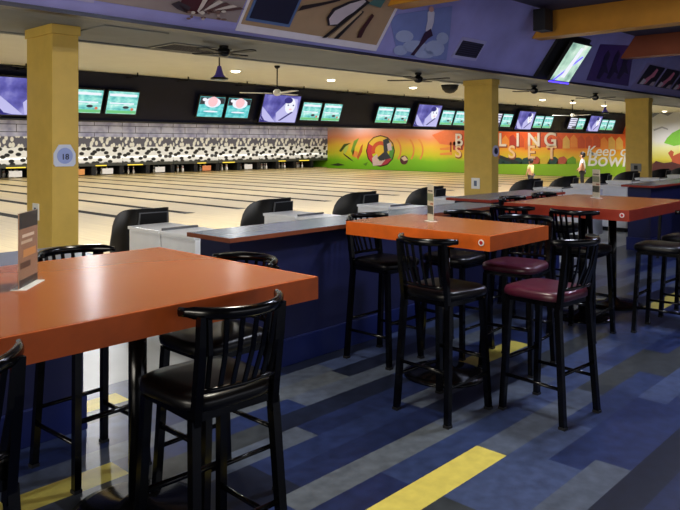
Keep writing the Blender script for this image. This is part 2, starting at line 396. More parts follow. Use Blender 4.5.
def fan(x, y, ztop, zb, m, label, L=.62, rz=0):
    t = empty('ceiling_fan', (x, y, ztop), label, 'ceiling fan', rz=rz)
    dz = zb-ztop
    obj('canopy', LA([(.025, -.05), (.05, -.03), (.055, 0)]), 'black_metal', t, True)
    if dz < -.15: obj('downrod', T([(0, 0, -.05), (0, 0, dz+.1)], .012), 'black_metal', t)
    obj('motor', LA([(.02, dz-.05), (.05, dz-.04), (.075, dz-.01), (.075, dz+.03), (.035, dz+.07)]), m, t, True)
    m = 'black' if m == 'black_metal' else m
    for i in range(4 if L < .6 else 3):
        a = i*2*math.pi/(4 if L < .6 else 3)+.3; ca, sa = math.cos(a), math.sin(a)
        def P(r, s, z=0): return (r*ca-s*sa, r*sa+s*ca, dz-.01+z)
        obj('blade', slab(bmesh.new(), [P(.09, -.03), P(.3, -.06, .005), (P(L, -.065, .01)), P(L+.02, 0, .01), P(L, .065, .01), P(.3, .06, .005), P(.09, .03)], (0, 0, .012)), m, t)
fan(4.9, 6.45, 2.749, 2.67, 'black_metal', 'black ceiling fan close under the soffit, nearest the left column', .4)
fan(8.9, 6.7, 2.749, 2.64, 'black_metal', 'black ceiling fan close under the soffit left of the middle column', .5)
fan(12.4, 6.55, 2.749, 2.64, 'black_metal', 'black ceiling fan under the soffit right of the middle column', .4)
fan(15.2, 6.55, 2.749, 2.64, 'black_metal', 'black ceiling fan under the soffit just left of the right column', .4)
fan(8.5, 9.6, 3.049, 2.55, 'white_plastic', 'white ceiling fan over the approach at left, before the indigo display', .66)
fan(21.9, 10.2, 3.049, 2.54, 'white_plastic', 'white ceiling fan over the approach at right, between the two columns', .66)
def pendant(x, y, label):
    t = empty('cone_speaker', (x, y, 3.049), label, 'pendant speaker')
    obj('rod', T([(0, 0, 0), (0, 0, -.2)], .012), 'black_metal', t)
    obj('cone', LA([(.12, -.38), (.07, -.33), (.045, -.25), (.03, -.19)]), 'purple_plastic', t, True)
    obj('rim', LA([(.135, -.405), (.14, -.39), (.135, -.375)]), 'black_metal', t, True)
pendant(6.75, 9.0, 'purple cone pendant hanging near the left end of the lanes')
pendant(23.3, 9.7, 'dark cone pendant hanging left of the right column')
t = empty('dome_camera', (13.2, 9.05, 3.049), 'dark dome with white rim hanging left of the middle column', 'dome')
obj('rim', LA([(.24, -.1), (.25, -.05), (.22, 0)]), 'white_plastic', t, True)
obj('dome', LA([(.02, -.29), (.1, -.27), (.17, -.2), (.2, -.1)]), 'black', t, True)

# ---- recessed ceiling lights
cans = CANS
ords = ['leftmost', 'second', 'third', 'fourth', 'fifth', 'sixth', 'seventh', 'eighth', 'ninth', 'tenth', 'eleventh', 'twelfth', 'thirteenth', 'fourteenth', 'fifteenth', 'sixteenth', 'seventeenth', 'eighteenth', 'nineteenth', 'twentieth']
def nth(i): return ords[i] if i == 0 else ords[i]+' from the left'
for i, (x, y) in enumerate(cans):  # the last fixture belongs to the added mural light
    t = empty('recessed_light', (x, y, 3.049), 'round recessed downlight in the cream ceiling, %s of the row' % nth(i), 'ceiling light', 'recessed lights in the lane ceiling')
    obj('trim_ring', LA([(.1, -.022), (.13, -.012), (.135, 0)]), 'white_plastic', t); obj('lens', LA([(.03, -.05), (.07, -.042), (.09, -.022)]), 'lamp', t)

# ================================================================ LANES
LP = 1.54
first = None
def fr(i): return (ords[i]+' from the right side wall') if i else 'next to the right side wall'
for k in range(-3, 17):
    xg = 7.93+LP*k                         # dark gutter line centre on the left of the lane
    x0, x1 = xg+.15, xg+LP-.15
    if x1 > 34: x1 = 33.95
    if first is None:
        first = obj('bowling_lane', B(.15, LP-.15, 13.9, 33.28, -.06, .0), 'wood')
        tag(first, 'maple bowling lane running to the pins, '+fr(15-k), 'bowling lane', 'bowling lanes')
        g = obj('gutter', B(-.148, .148, 13.9, 33.28, -.058, -.003), 'gutter', first)
        obj('foul_marker', B(-.14, .14, 13.75, 14.0, .0005, .006), 'black', first)
        first.location.x = xg; o = first
    elif xg+LP <= 34: dup(first, (xg, 0, 0), None, 'maple bowling lane running to the pins, '+fr(15-k))

# pins
def pin_bm():
    return LA([(.025, 0), (.034, .02), (.052, .08), (.06, .115), (.05, .18), (.028, .24), (.023, .27), (.03, .31), (.033, .34), (.022, .375), (.008, .381)], n=12)
pin = None
for k in range(-1, 16):
    xc = 7.93+LP*k+LP/2
    plab = 'white bowling pin in the rack of the lane '+fr(15-k)
    if xc > 33.6: continue
    for row in range(4):
        for j in range(row+1):
            if R.random() < .16: continue
            p_ = (xc+(j-row/2)*.305, 33.45+row*.264, 0)
            if pin is None:
                pin = obj('bowling_pin', pin_bm(), 'pin', None, True); pin.location = p_
                tag(pin, plab, 'bowling pin', 'bowling pins')
                obj('stripe', LA([(.0295, .255), (.025, .27), (.0295, .29)], n=12), 'red', pin, True)
            else: dup(pin, p_, None, plab)
# masking units, 3.08 m wide each covering a pair of lanes
mu = None
for k in range(0, 10):
    x = 3.31+3.08*k
    wd = min(3.08, 33.99-x)
    if wd < .5: continue
    t = empty('masking_unit', (x, 33.3, 0), 'black and white printed masking panel above the pins, %s' % fr(9-k), 'masking panel', 'masking panels above the pins')
    obj('panel', B(.01, wd-.01, -.06, 0, .47, 3.04), 'masking', t)
    obj('light_strip', B(.3 if k % 2 else 1.6, 1.2 if k % 2 else 2.2, -.07, -.06, .47, .52), 'yellow_glow', t)
struct('floor_pin_deck', B(-6, 34, 33.3, 35.0, -.06, 0), 'wood')
struct('wall_back', B(-6, 34, 35.0, 35.1, -.06, 3.04), 'black')
for k in range(-2, 17):
    x = 7.93+LP*k
    if x < 33.8: tag(obj('kickback', B(x-.12, x+.12, 33.3, 34.9, 0, .46), 'black'), 'black divider between two pin openings, %s' % fr(16-k), 'divider', 'black dividers between the pin racks')
# sweep boards lowered on some lanes
n_ = 0
for k, col in ((0, (235, 235, 235)), (2, (222, 160, 80)), (3, (240, 240, 240)), (5, (230, 160, 90)), (6, (238, 238, 238)), (8, (236, 236, 236)), (10, (226, 140, 90)), (12, (236, 236, 236))):
    xc = 7.93+LP*k+.77
    t = empty('sweep_board', (xc, 33.34, 0), '%s sweep board lowered in front of the pins, %s of these' % ('orange' if col[1] < 200 else 'white', nth(n_)), 'sweep board', 'sweep boards'); n_ += 1
    obj('board', B(-.3, .3, -.02, .02, .05, .34, bev=.01), paint(col), t)
    for s in (-1, 1): obj('arm', B(s*.28-.015, s*.28+.015, .02, .3, .25, .3), 'grey_metal', t)
# pin deck lights inside the pinsetters
area('pin_deck_lamp', (20, 33.25, .95), 28, .12, 25, (1, .95, .88), (math.radians(40), 0, 0))

# ================================================================ MONITOR FASCIA
fa = empty('monitor_fascia', (0, 13.2, 0), 'long black fascia band carrying the score monitors over the lanes', 'fascia')
LEAN = math.radians(20)
bm = bmesh.new(); slab(bm, [(-4, 13.5, 2.1), (-4, 13.28, 2.1), (-4, 12.95, 3.03), (-4, 13.5, 3.03)], (37.95, 0, 0)); fa.location = (0, 0, 0)
obj('fascia_panel', bm, 'bandblue', fa)
obj('lower_lip', B(-4, 33.95, 13.22, 13.5, 2.07, 2.1), 'black', fa)
for i, x in enumerate([5.2, 7.4, 8.6, 10.2, 12, 13.6, 14.4, 16, 17.2, 19, 20.6, 22.4, 24, 26, 28, 30, 32]):
    bm = bmesh.new(); yh = 12.55
    tube(bm, [(x, yh, 3.048), (x, yh, 2.98), (x, 12.98, 2.98)], .016, n=6)
    if i % 3 == 0: tube(bm, [(x-.25, yh, 2.99), (x+.25, yh, 2.99)], .018, n=6)
    obj('hanger', bm, 'black_metal', fa)
LM = Matrix.Rotation(LEAN, 4, 'X')
def mon(name, x0, x1, h, z0, label, cat, group, scr, decor=None, y=13.12):
    # local frame: x along, z up, front is -y, leaning with its top towards the seats
    t = empty(name, (x0, y, z0), label, cat, group); t.rotation_euler = (LEAN, 0, 0)
    w_ = x1-x0
    bm = bmesh.new(); box(bm, 0, w_, 0, .06, 0, h, bev=.006)
    obj('bezel', bm, 'black', t)
    s_ = obj('screen', B(.025, w_-.025, -.004, 0, .03, h-.03), scr, t)
    if decor: decor(s_, w_, h)
    return t
def flat(parent, pts, m, k=1, name='screen_graphic'):
    """small printed / lit shape on a screen, in the screen's own frame"""
    return obj(name, slab(bmesh.new(), [(a, -.004-.001*k, b) for a, b in pts], (0, -.001, 0)), m, parent)
def ell(cx, cz, rx, rz, n=16, t0=0): return [(cx+rx*math.cos(t0+i*2*math.pi/n), cz+rz*math.sin(t0+i*2*math.pi/n)) for i in range(n)]
def dec_score(s, w_, h):
    flat(s, [(.05, h-.13), (w_-.06, h-.13), (w_-.06, h-.08), (.05, h-.08)], 's_white')
    flat(s, [(.08, h*.45), (w_-.1, h*.45), (w_-.1, h*.5), (.08, h*.5)], 's_white')
    flat(s, ell(w_*.62, h*.32, .07, .03), 's_dark'); flat(s, ell(w_*.82, h*.25, .035, .03), 's_red', 2)
    flat(s, [(.03, .04), (w_-.03, .04), (w_-.03, .1), (.03, .1)], 's_green')
def dec_planet(s, w_, h):
    flat(s, [(.03, h*.6), (w_-.03, h*.66), (w_-.03, h-.04), (.03, h-.04)], 's_dark')
    flat(s, ell(w_*.52, h*.7, .22, .12), 's_white', 2); flat(s, ell(w_*.52, h*.74, .13, .12), 's_pink', 3)
    flat(s, ell(w_*.2, h*.82, .06, .04), 's_white', 3); flat(s, ell(w_*.5, h*.3, .2, .02), 's_white', 2)
def dec_poster(s, w_, h):
    flat(s, [(w_*.0+.03, h*.55), (w_*.42, .04), (.03, .04)], 's_lilac')
    for q in (0, .12, .24): flat(s, [(.05+q, .04), (.09+q, .04), (.03, h*.45-q), (.03, h*.36-q)], 's_navy', 2)
    flat(s, [(w_*.45, .04), (w_-.04, .04), (w_-.04, h*.4), (w_*.9, h*.85), (w_*.7, h*.9), (w_*.55, h*.6), (w_*.4, h*.35)], 's_lilac')
    flat(s, ell(w_*.74, h*.62, .17, .2), 's_white', 2); flat(s, ell(w_*.66, h*.8, .14, .08), 's_navy', 3)
    flat(s, ell(w_*.68, h*.64, .025, .02), 's_navy', 3); flat(s, ell(w_*.82, h*.64, .025, .02), 's_navy', 3); flat(s, ell(w_*.76, h*.5, .05, .02), 's_pink', 3)
    flat(s, [(w_*.5, h*.1), (w_*.56, h*.1), (w_*.85, h*.4), (w_*.8, h*.42)], 's_navy', 3)
def dec_stripe(s, w_, h):
    for q in range(5): flat(s, [(.06, .1+q*h*.17), (w_-.06, .1+q*h*.17), (w_-.06, .14+q*h*.17), (.06, .14+q*h*.17)], 's_white')
    flat(s, [(w_*.5, .05), (w_-.04, .05), (w_-.04, h*.3), (w_*.5, h*.25)], 's_dark', 2)
nm = 0; npst = 0
for u in range(0, 5):
    base = 2.98+6.15*u
    for j, (a, b) in enumerate(((0.05, .78), (.84, 1.55), (3.23, 3.93), (4.0, 4.72))):
        x0, x1 = base+a, base+b
        if x1 > 33.6: continue
        if x1 < 5.8: continue
        if u == 1 and j < 2: kind, d_, s_ = 'planet picture', dec_planet, 'teal_plain'
        elif u >= 3 and j == 0 or (u == 4 and j == 0): kind, d_, s_ = 'striped grey picture', dec_stripe, 'grey_screen'
        else: kind, d_, s_ = 'teal score table', dec_score, 'teal_screen'
        mon('score_monitor', x0, x1, .53, 2.21, 'flat score monitor showing a %s, %s in the monitor row' % (kind, nth(nm)), 'monitor', 'score monitors over the lanes', s_, d_); nm += 1
    x0, x1 = base+1.86, base+3.1
    if x1 < 33.6:
        mon('display_panel', x0, x1, .76, 2.13, 'wide indigo display panel with a pale face and stripes, %s of these' % nth(npst), 'display', 'indigo display panels', 'indigo_screen', dec_poster); npst += 1

# ================================================================ SIDE WALL MURAL
mu_ = empty('wall_mural', (34, 23, 0), 'painted mural of a bowling town on the right side wall', 'mural')
mu_.location = (0, 0, 0)
def mp(name, pts, rgb, k=1):
    return obj(name, slab(bmesh.new(), [on_side(x, y, .004*k) for x, y in pts], (-.003, 0, 0)), paint(rgb), mu_)
def mell(cx, cy, rx, ry, n=28): return [(cx+rx*math.cos(i*2*math.pi/n), cy+ry*math.sin(i*2*math.pi/n)) for i in range(n)]
def marc(cx, cy, r0, r1, a0, a1, n=12, asp=1.1):
    o = []
    for i in range(n+1):
        a = math.radians(a0+(a1-a0)*i/n); o.append((cx+r1*math.cos(a), cy-r1*asp*math.sin(a)))
    for i in range(n, -1, -1):
        a = math.radians(a0+(a1-a0)*i/n); o.append((cx+r0*math.cos(a), cy-r0*asp*math.sin(a)))
    return o
# ring
mp('painted_ring', marc(380.5, 151, 9, 13.5, 20, 150), (240, 196, 60)); mp('painted_ring', marc(380.5, 151, 9, 13.5, 150, 235), (206, 60, 60))
mp('painted_ring', marc(380.5, 151, 9, 13.5, 235, 325), (186, 60, 70)); mp('painted_ring', marc(380.5, 151, 9, 13.5, 325, 380), (90, 160, 60))
mp('painted_ring', marc(380.5, 151, 13.5, 14.5, 0, 359), (70, 24, 24)); mp('painted_ring', marc(380.5, 151, 5.5, 9, 0, 200), (214, 84, 40))
mp('painted_ball', mell(380.5, 151, 5.5, 6), (236, 190, 50)); mp('painted_pin', [(383, 140), (388, 138), (391, 146), (387, 152), (391, 158), (381, 161), (377, 158), (384, 152)], (52, 54, 60), 2)
mp('painted_star', [(372, 158), (377, 154), (379, 161), (386, 159), (381, 165), (373, 166)], (226, 196, 180), 2); mp('painted_pin', [(387, 144), (391, 142), (392, 150), (388, 151)], (220, 200, 200), 3)
# swirling figures left of the ring
for pts, c in (([(339, 151), (344, 144), (351, 143), (346, 146), (341, 152)], (70, 90, 30)), ([(351, 151), (354, 141), (359, 138), (355, 147), (353, 156)], (120, 160, 50)),
               ([(357, 157), (361, 146), (363, 144), (362, 152), (358, 160)], (196, 96, 40)), ([(343, 153), (350, 158), (354, 162), (349, 159), (344, 155)], (60, 20, 30)),
               ([(353, 150), (358, 152), (357, 158), (352, 156)], (240, 150, 70)), ([(330, 165), (338, 163), (345, 165), (338, 166)], (60, 70, 40)),
               ([(363, 164), (368, 162), (366, 166)], (90, 140, 30)), ([(343, 147), (349, 145), (347, 151), (344, 155)], (196, 214, 90))):
    mp('painted_figure', pts, c)
mp('painted_ball', mell(404, 160, 4, 4.6), (90, 40, 40)); mp('painted_star', [(401, 158), (405, 156), (408, 160), (404, 161)], (236, 206, 170), 2)
for q in (398, 411, 420): mp('painted_curve', marc(q-9, 150, 11, 12.6, -40, 50, asp=1.2), (236, 150, 70))
# roofs
for pts, c in (([(432, 135), (445, 130), (462, 131), (462, 146), (440, 144)], (236, 120, 60)),
               ([(440, 148), (450, 147), (450, 150), (440, 150)], (236, 140, 60)), ([(440, 153), (452, 152), (452, 155), (440, 155)], (240, 150, 60)),
               ([(450, 142), (451.5, 142), (451.5, 152), (450, 152)], (170, 60, 36)), ([(453, 142), (463, 140), (463, 150), (453, 150)], (180, 66, 46))): mp('painted_roof', pts, c)
for i in range(16):
    x = 505+i*7.6; yb = 147+R.random()*3
    mp('painted_house', [(x-3, yb), (x-3, yb-8-R.random()*3), (x+.5, yb-13), (x+4, yb-8), (x+4, yb)], R.choice([(214, 84, 34), (246, 150, 56), (190, 60, 40), (236, 186, 90), (226, 110, 40)]), 1)
for i in range(9):
    x = 498+i*9; mp('painted_hill', [(x-5, 164), (x-2, 157+R.random()*2), (x+3, 156+R.random()*2), (x+6, 159), (x+6, 164)], R.choice([(40, 90, 40), (30, 70, 60), (226, 190, 50), (196, 90, 60), (110, 170, 30)]), 1)
mp('painted_road', [(500, 155), (508, 158), (520, 162), (517, 164), (504, 160), (498, 157)], (40, 46, 40), 2)
# lettering: a frame lying on the wall; reading direction is towards smaller Y
def wall_text(name, s, y, z, size, m, k, shear=0):
    rot = Matrix(((0, 0, -1, 34-.004*k), (-1, 0, 0, y), (0, 1, 0, z), (0, 0, 0, 1)))
    return text_mesh(name, s, m, mu_, size, rot, .003, shear)
cream = paint((238, 222, 200)); white = paint((250, 250, 246)); brown = paint((150, 60, 30))
YB, YE = on_side(452, 140).y, on_side(559, 140).y
def spread(name, s, px0, px1, py, size, m, k):
    ya, yb = on_side(px0, py).y, on_side(px1, py).y
    zc = on_side((px0+px1)/2, py).z
    for i, ch in enumerate(s):
        y = ya+(yb-ya)*(i+.5)/len(s)
        wall_text(name, ch, y-.03, zc-.03, size*1.12, brown, k); wall_text(name, ch, y, zc, size, m, k+1)
spread('letter', 'BOWLING', 452, 559, 140.5, 1.0, cream, 3)
spread('letter', 'SUNSET', 450, 562, 152.5, .95, paint((250, 206, 150)), 3)
wall_text('slogan', 'Keep on', on_side(610, 152).y, on_side(610, 151.5).z, .7, white, 5, .2)
wall_text('slogan', 'Bowling', on_side(617, 160.5).y, on_side(617, 160.5).z, .95, white, 5, .15)
# right of the last column
mp('painted_tree', [(664, 143), (667, 138), (672, 133), (680, 129), (692, 128), (700, 134), (700, 145), (684, 144), (674, 146)], (110, 176, 50))
mp('painted_trunk', [(683, 145), (687, 145), (688, 165), (682, 165)], (120, 70, 40))
mp('painted_cloud', [(652, 118), (660, 113), (668, 116), (680, 108), (690, 112), (690, 108), (680, 105), (668, 113), (660, 110), (651, 115)], (120, 124, 140))
mp('painted_cloud', [(654, 131), (662, 128), (668, 130), (668, 128.6), (662, 126.4), (653, 129.5)], (140, 142, 150))
mp('painted_animal', [(668, 153), (671, 150), (674, 152), (673, 156), (677, 154), (682, 152), (684, 160), (680, 166), (671, 166), (672, 160)], (170, 76, 44), 2)
mp('painted_bush', [(650, 166), (656, 161), (664, 163), (672, 162), (682, 165), (690, 172), (650, 172)], (74, 30, 30), 3)

# ================================================================ BULKHEAD PICTURES
def fp(name, pts, m, parent, k=1):
    return obj(name, slab(bmesh.new(), [on_face(x, y, .004*k) for x, y in pts], Vector((0, -.817, -.577))*.003), m if isinstance(m, str) else paint(m), parent)
def fpoly(px0, px1, z0, z1):
    """true rectangle on the leaning face between the two X positions under px0 / px1"""
    xa = on_face(px0[0], px0[1]).x; xb = on_face(px1[0], px1[1]).x
    return xa, xb
b1 = empty('wall_banner', (0, 0, 0), 'long grey brown picture banner with a dark red blot at the top left', 'banner')
def frect(xa, xb, z0, z1, m, parent, name, off=.006):
    n = Vector((0, -.817, -.577)); o_ = [Vector((x, FY(z), z))+n*off for x, z in ((xa, z0), (xb, z0), (xb, z1), (xa, z1))]
    return obj(name, slab(bmesh.new(), o_, n*.006), m if isinstance(m, str) else paint(m), parent)
xs = on_face(237, 25).x; xe = on_face(376, 50).x
frect(.6, xs-.02, 2.86, 3.6, (150, 136, 136), b1, 'print', .002)
frect(.6, 2.9, 2.84, 3.2, (170, 164, 200), b1, 'print', .004)
fp('blot', [(178, 4), (185, -8), (206, -8), (212, 3), (222, -1), (204, 9), (196, 13), (186, 12)], (70, 24, 34), b1, 5)
fp('blot', [(170, 3), (178, 0), (190, 6), (186, 12), (176, 8)], (60, 50, 60), b1, 5)
for i in range(6): fp('ray', [(196+i*2, 10), (204+i*7, -6+i*2.4), (208+i*7, -4+i*2.4), (198+i*2, 12)], [(206, 196, 190), (90, 60, 60)][i % 2], b1, 6)
for i in range(14): fp('speckle', mell(185+R.random()*38, 10+R.random()*8+0, 1.2+R.random()*1.6, .8+R.random(), 8), R.choice([(210, 200, 190), (120, 90, 84), (180, 160, 150)]), b1, 7)
b2 = empty('wall_banner', (0, 0, 0), 'picture banner with white border, navy photo and large pale shoe drawing', 'banner')
frect(xs, xe, 2.79, 3.62, (226, 220, 232), b2, 'border', .004)
frect(xs+.03, xe-.06, 2.86, 3.6, (168, 140, 110), b2, 'print', .012)
frect(xs+.06, xs+.66, 2.9, 3.6, (84, 110, 160), b2, 'frame', .02); frect(xs+.09, xs+.62, 2.93, 3.6, (18, 20, 52), b2, 'print', .028)
K = 9
fp('drawing', [(326, 24), (325, 16), (331, 7), (347, 0), (362, -4), (368, 1), (356, 9), (345, 16), (336, 24)], (30, 22, 34), b2, K)
fp('drawing', [(328, 23), (327, 17), (333, 9), (348, 2), (362, -2), (365, 1), (355, 8), (344, 15), (335, 22.5)], (196, 184, 196), b2, K+1)
fp('drawing', [(320, 36), (324, 36), (366, 2), (364, 0)], (26, 18, 22), b2, K+1); fp('drawing', [(332, 37), (336, 37), (362, 10), (360, 9)], (26, 18, 22), b2, K+1)
fp('drawing', [(326, 36), (331, 36), (360, 10), (358, 9)], (186, 160, 130), b2, K+2)
fp('drawing', [(357, 30), (361, 24), (370, 12), (372, 14), (364, 26), (359, 36), (355, 36)], (60, 20, 24), b2, K+1)
fp('drawing', [(300, 4), (318, 1), (338, -3), (338, -1), (318, 4), (296, 9)], (36, 24, 26), b2, K+1)
fp('drawing', [(366, 2), (378, 6), (384, -3), (376, -6)], (70, 110, 110), b2, K+2)
# splash mural
b3 = empty('wall_mural', (0, 0, 0), 'pale blue splash mural with a throwing figure on the lavender bulkhead', 'mural')
fp('splash', [(390, 20), (398, 14), (425, 10), (452, 6), (450, 30), (446, 60), (398, 56), (394, 40)], (120, 134, 196), b3, 1)
for cx, cy, rx, ry in ((404, 36, 9, 6), (414, 46, 12, 6), (400, 50, 7, 5), (434, 48, 10, 8), (442, 38, 6, 6), (424, 54, 10, 4)): fp('splash', mell(cx, cy, rx, ry, 14), (164, 176, 216), b3, 2)
fp('figure', [(427, 12), (431, 8), (434, 12), (433, 22), (429, 34), (425, 30), (427, 20)], (206, 204, 226), b3, 3)
fp('figure', [(424, 32), (430, 28), (432, 35), (427, 38), (420, 46), (413, 55), (410, 54), (418, 44)], (52, 24, 60), b3, 4)
fp('figure', mell(430.5, 8.5, 2.6, 3, 10), (210, 160, 150), b3, 4)
# bulkhead vent
v = empty('wall_vent', (0, 0, 0), 'small dark louvred vent with pale frame on the lavender bulkhead', 'vent')
pts = [on_face(452, 56.5), on_face(478.5, 61)]; xa, xb = on_face(452, 57).x, on_face(474, 61).x; za, zb = 2.85, 3.12
frect(xa-.03, xb+.03, za, zb, (170, 168, 216), v, 'frame', .004); frect(xa+.02, xb-.02, za+.04, zb-.04, (20, 18, 40), v, 'grille', .012)
for i in range(7):
    z = za+.055+i*(zb-za-.11)/6; frect(xa+.02, xb-.02, z-.004, z+.004, (60, 56, 90), v, 'louvre', .019)
# right part of the bulkhead
b4 = empty('wall_mural', (0, 0, 0), 'dark violet mural of striding figures right of the hung television', 'mural')
fp('violet_ground', [(586, 80), (600, 44), (640, 46), (632, 60), (628, 86)], (70, 44, 120), b4, 1)
for cx in (596, 606, 616): 
    fp('figure', [(cx, 78), (cx+5, 66), (cx+8, 56), (cx+12, 50), (cx+14, 54), (cx+10, 64), (cx+12, 74), (cx+8, 72), (cx+3, 79)], (34, 18, 70), b4, 2)
b5 = empty('wall_banner', (0, 0, 0), 'banner of dark photographs with pink figures at the upper right edge', 'banner')
xa = on_face(630, 88).x
frect(xa, xa+5, 2.8, 3.3, (150, 140, 200), b5, 'border', .004)
for i in range(4):
    a = xa+.15+i*1.05; frect(a, a+.92, 2.9, 3.28, (22, 18, 50), b5, 'photo', .012)
    n_f = Vector((0, -.817, -.577))
    def FQ(x, z, k=.02): return Vector((x, FY(z), z))+n_f*k
    obj('figure', slab(bmesh.new(), [FQ(a+.3, 2.92), FQ(a+.42, 2.92), FQ(a+.52, 3.05), FQ(a+.62, 3.08), FQ(a+.6, 3.22), FQ(a+.48, 3.24), FQ(a+.4, 3.1), FQ(a+.22, 3.0)], n_f*.003), paint((226, 130, 170)), b5)
    obj('figure', slab(bmesh.new(), [FQ(a+.1, 2.91, .024), FQ(a+.3, 2.91, .024), FQ(a+.34, 2.99, .024), FQ(a+.14, 3.02, .024)], n_f*.003), paint((216, 206, 226)), b5)
    obj('figure', slab(bmesh.new(), [FQ(a+.66, 2.91, .024), FQ(a+.9, 2.91, .024), FQ(a+.86, 3.0, .024), FQ(a+.7, 2.98, .024)], n_f*.003), paint((196, 176, 196)), b5)

# hung television
def build_tv():
    A = on_face(541, 75.5, .17)
    t = empty('television', (0, 0, 0), 'tilted flat television with a pale green picture hung on the bulkhead below the ochre beam', 'television')
    n = Vector((0, -.817, -.577)); up = Vector((0, -SL, 1)).normalized(); ax = Vector((1, 0, 0))
    # wall bracket + backing box
    o = A-n*.17
    w_, h_ = .74, .76
    def P(a, b, c): return o+ax*a+up*b+n*c
    def plate_(name, a0, a1, b0, b1, c0, c1, m):
        return obj(name, slab(bmesh.new(), [P(a0, b0, c0), P(a1, b0, c0), P(a1, b1, c0), P(a0, b1, c0)], n*(c1-c0)), m, t)
    plate_('back_box', -.25, w_+.12, -.02, h_+.05, .003, .05, 'black')
    plate_('bracket', w_*.4, w_*.6, .1, h_-.1, .05, .12, 'black_metal')
    plate_('casing', 0, w_, 0, h_, .12, .17, 'black')
    plate_('screen', .02, w_-.02, .03, h_-.02, .17, .174, 'tv_pale')
    plate_('led_strip', 0, w_, -.012, .01, .17, .18, 'led_blue')
    obj('picture_reflection_streak', slab(bmesh.new(), [P(.1, .03, .175), P(.16, .03, .175), P(.66, .52, .175), P(.62, .54, .175)], n*.001), 'led_blue', t)  # purple reflection painted across the screen as a glowing strip
    obj('picture_reflection_streak', slab(bmesh.new(), [P(.3, .1, .176), P(.45, .1, .176), P(.5, .68, .176), P(.38, .68, .176)], n*.001), 's_white', t)  # pale band of the picture
    obj('cable', T([P(-.05, h_+.02, .05), P(0, h_+.25, .1), P(.02, h_+.4, .06)], .01, n=6), 'black', t)
build_tv()
obj('loudspeaker', B(9.5, 9.76, 4.85, 5.04, 3.3, 3.62, bev=.01), 'black'); tag(bpy.data.objects['loudspeaker'], 'black loudspeaker box beside the end of the long ochre beam', 'loudspeaker')

# ================================================================ HALF WALLS / COUNTERS
def counter(x0, x1, y0, y1, label, edge='edge_brown', z=1.0, top='grey_lam'):
    t = empty('half_wall', ((x0+x1)/2, (y0+y1)/2, 0), label, 'counter', 'blue half walls with counter tops')
    a, b = (x1-x0)/2, (y1-y0)/2
    obj('panel', B(-a+.06, a-.06, -b+.08, b-.08, 0, z-.04), 'navy', t)
    obj('kick_trim', B(-a+.045, a-.045, -b+.06, b-.06, 0, .2, bev=.006), 'navy_trim', t)
    obj('counter_top', B(-a+.006, a-.006, -b+.006, b-.006, z-.03, z, bev=.003), top, t)
    bm = bmesh.new()
    for q in ((-a, a, -b, -b+.006), (-a, a, b-.006, b), (-a, -a+.006, -b+.006, b-.006), (a-.006, a, -b+.006, b-.006)): box(bm, *q, z-.031, z-.001)
    obj('edge_band', bm, edge, t)
counter(-1.7, 1.97, 3.75, 4.25, 'navy half wall with grey counter top behind the near table at left')
counter(2.9, 6.46, 3.75, 4.25, 'long navy half wall with grey counter top in the middle')
counter(6.85, 8.7, 4.15, 4.75, 'short counter right behind the end of the long grey counter, before the middle column', 'edge_red')
counter(10.8, 14.4, 3.75, 4.25, 'red edged counter behind the far right table', 'edge_red')

# ================================================================ TABLES
def table(x0, x1, y0, y1, label, ped, badge=True, edge='edge'):
    t = empty('bar_table', ((x0+x1)/2, (y0+y1)/2, 0), label, 'table', 'high tables')
    a, b = (x1-x0)/2, (y1-y0)/2; z = 1.07; th = .095
    obj('tabletop', B(-a+.0098, a-.0098, -b+.0098, b-.0098, z-.03, z, bev=.002), 'laminate', t)
    bm = bmesh.new(); box(bm, -a+.01, a-.01, -b+.01, b-.01, z-th, z-.04)
    for q in ((-a, a, -b, -b+.0095), (-a, a, b-.0095, b), (-a, -a+.0095, -b+.0095, b-.0095), (a-.0095, a, -b+.0095, b-.0095)): box(bm, *q, z-th, z-.001)
    e = obj('edge_band', bm, edge, t)
    if badge: 
        d = slab(bmesh.new(), [(-a-.001, -b+.06+.02*math.cos(i*math.pi/8), z-.045+.02*math.sin(i*math.pi/8)) for i in range(16)], (-.004, 0, 0)); obj('round_badge', d, 'white_plastic', t)
        d = slab(bmesh.new(), [(-a-.005, -b+.06+.012*math.cos(i*math.pi/8), z-.045+.012*math.sin(i*math.pi/8)) for i in range(16)], (-.002, 0, 0)); obj('badge_centre', d, 'red', t)
    for px_, py_ in ped:
        obj('support_plate', B(px_-.2, px_+.2, py_-.2, py_+.2, z-th-.02, z-th, bev=.004), 'black_metal', t)
        obj('pedestal', T([(px_, py_, .03), (px_, py_, z-th-.01)], .04, n=20), 'black_metal', t, True)
        obj('base', lathe(bmesh.new(), [(.29, 0), (.29, .012), (.24, .03), (.08, .045), (.05, .07)], n=36, c=(px_, py_)), 'black_metal', t, True)
table(.5, 2.11, 2.12, 3.36, 'large orange brown high table nearest the camera at left', [(-.42, .05), (.34, .05)], badge=False)
table(3.74, 4.5, 2.27, 3.47, 'smaller orange brown high table in the centre with a thin sign holder', [(0, 0)])
table(5.97, 7.5, 2.28, 3.47, 'red edged high table at right with a clear menu stand', [(-.35, 0), (.35, 0)], edge='edge_red')

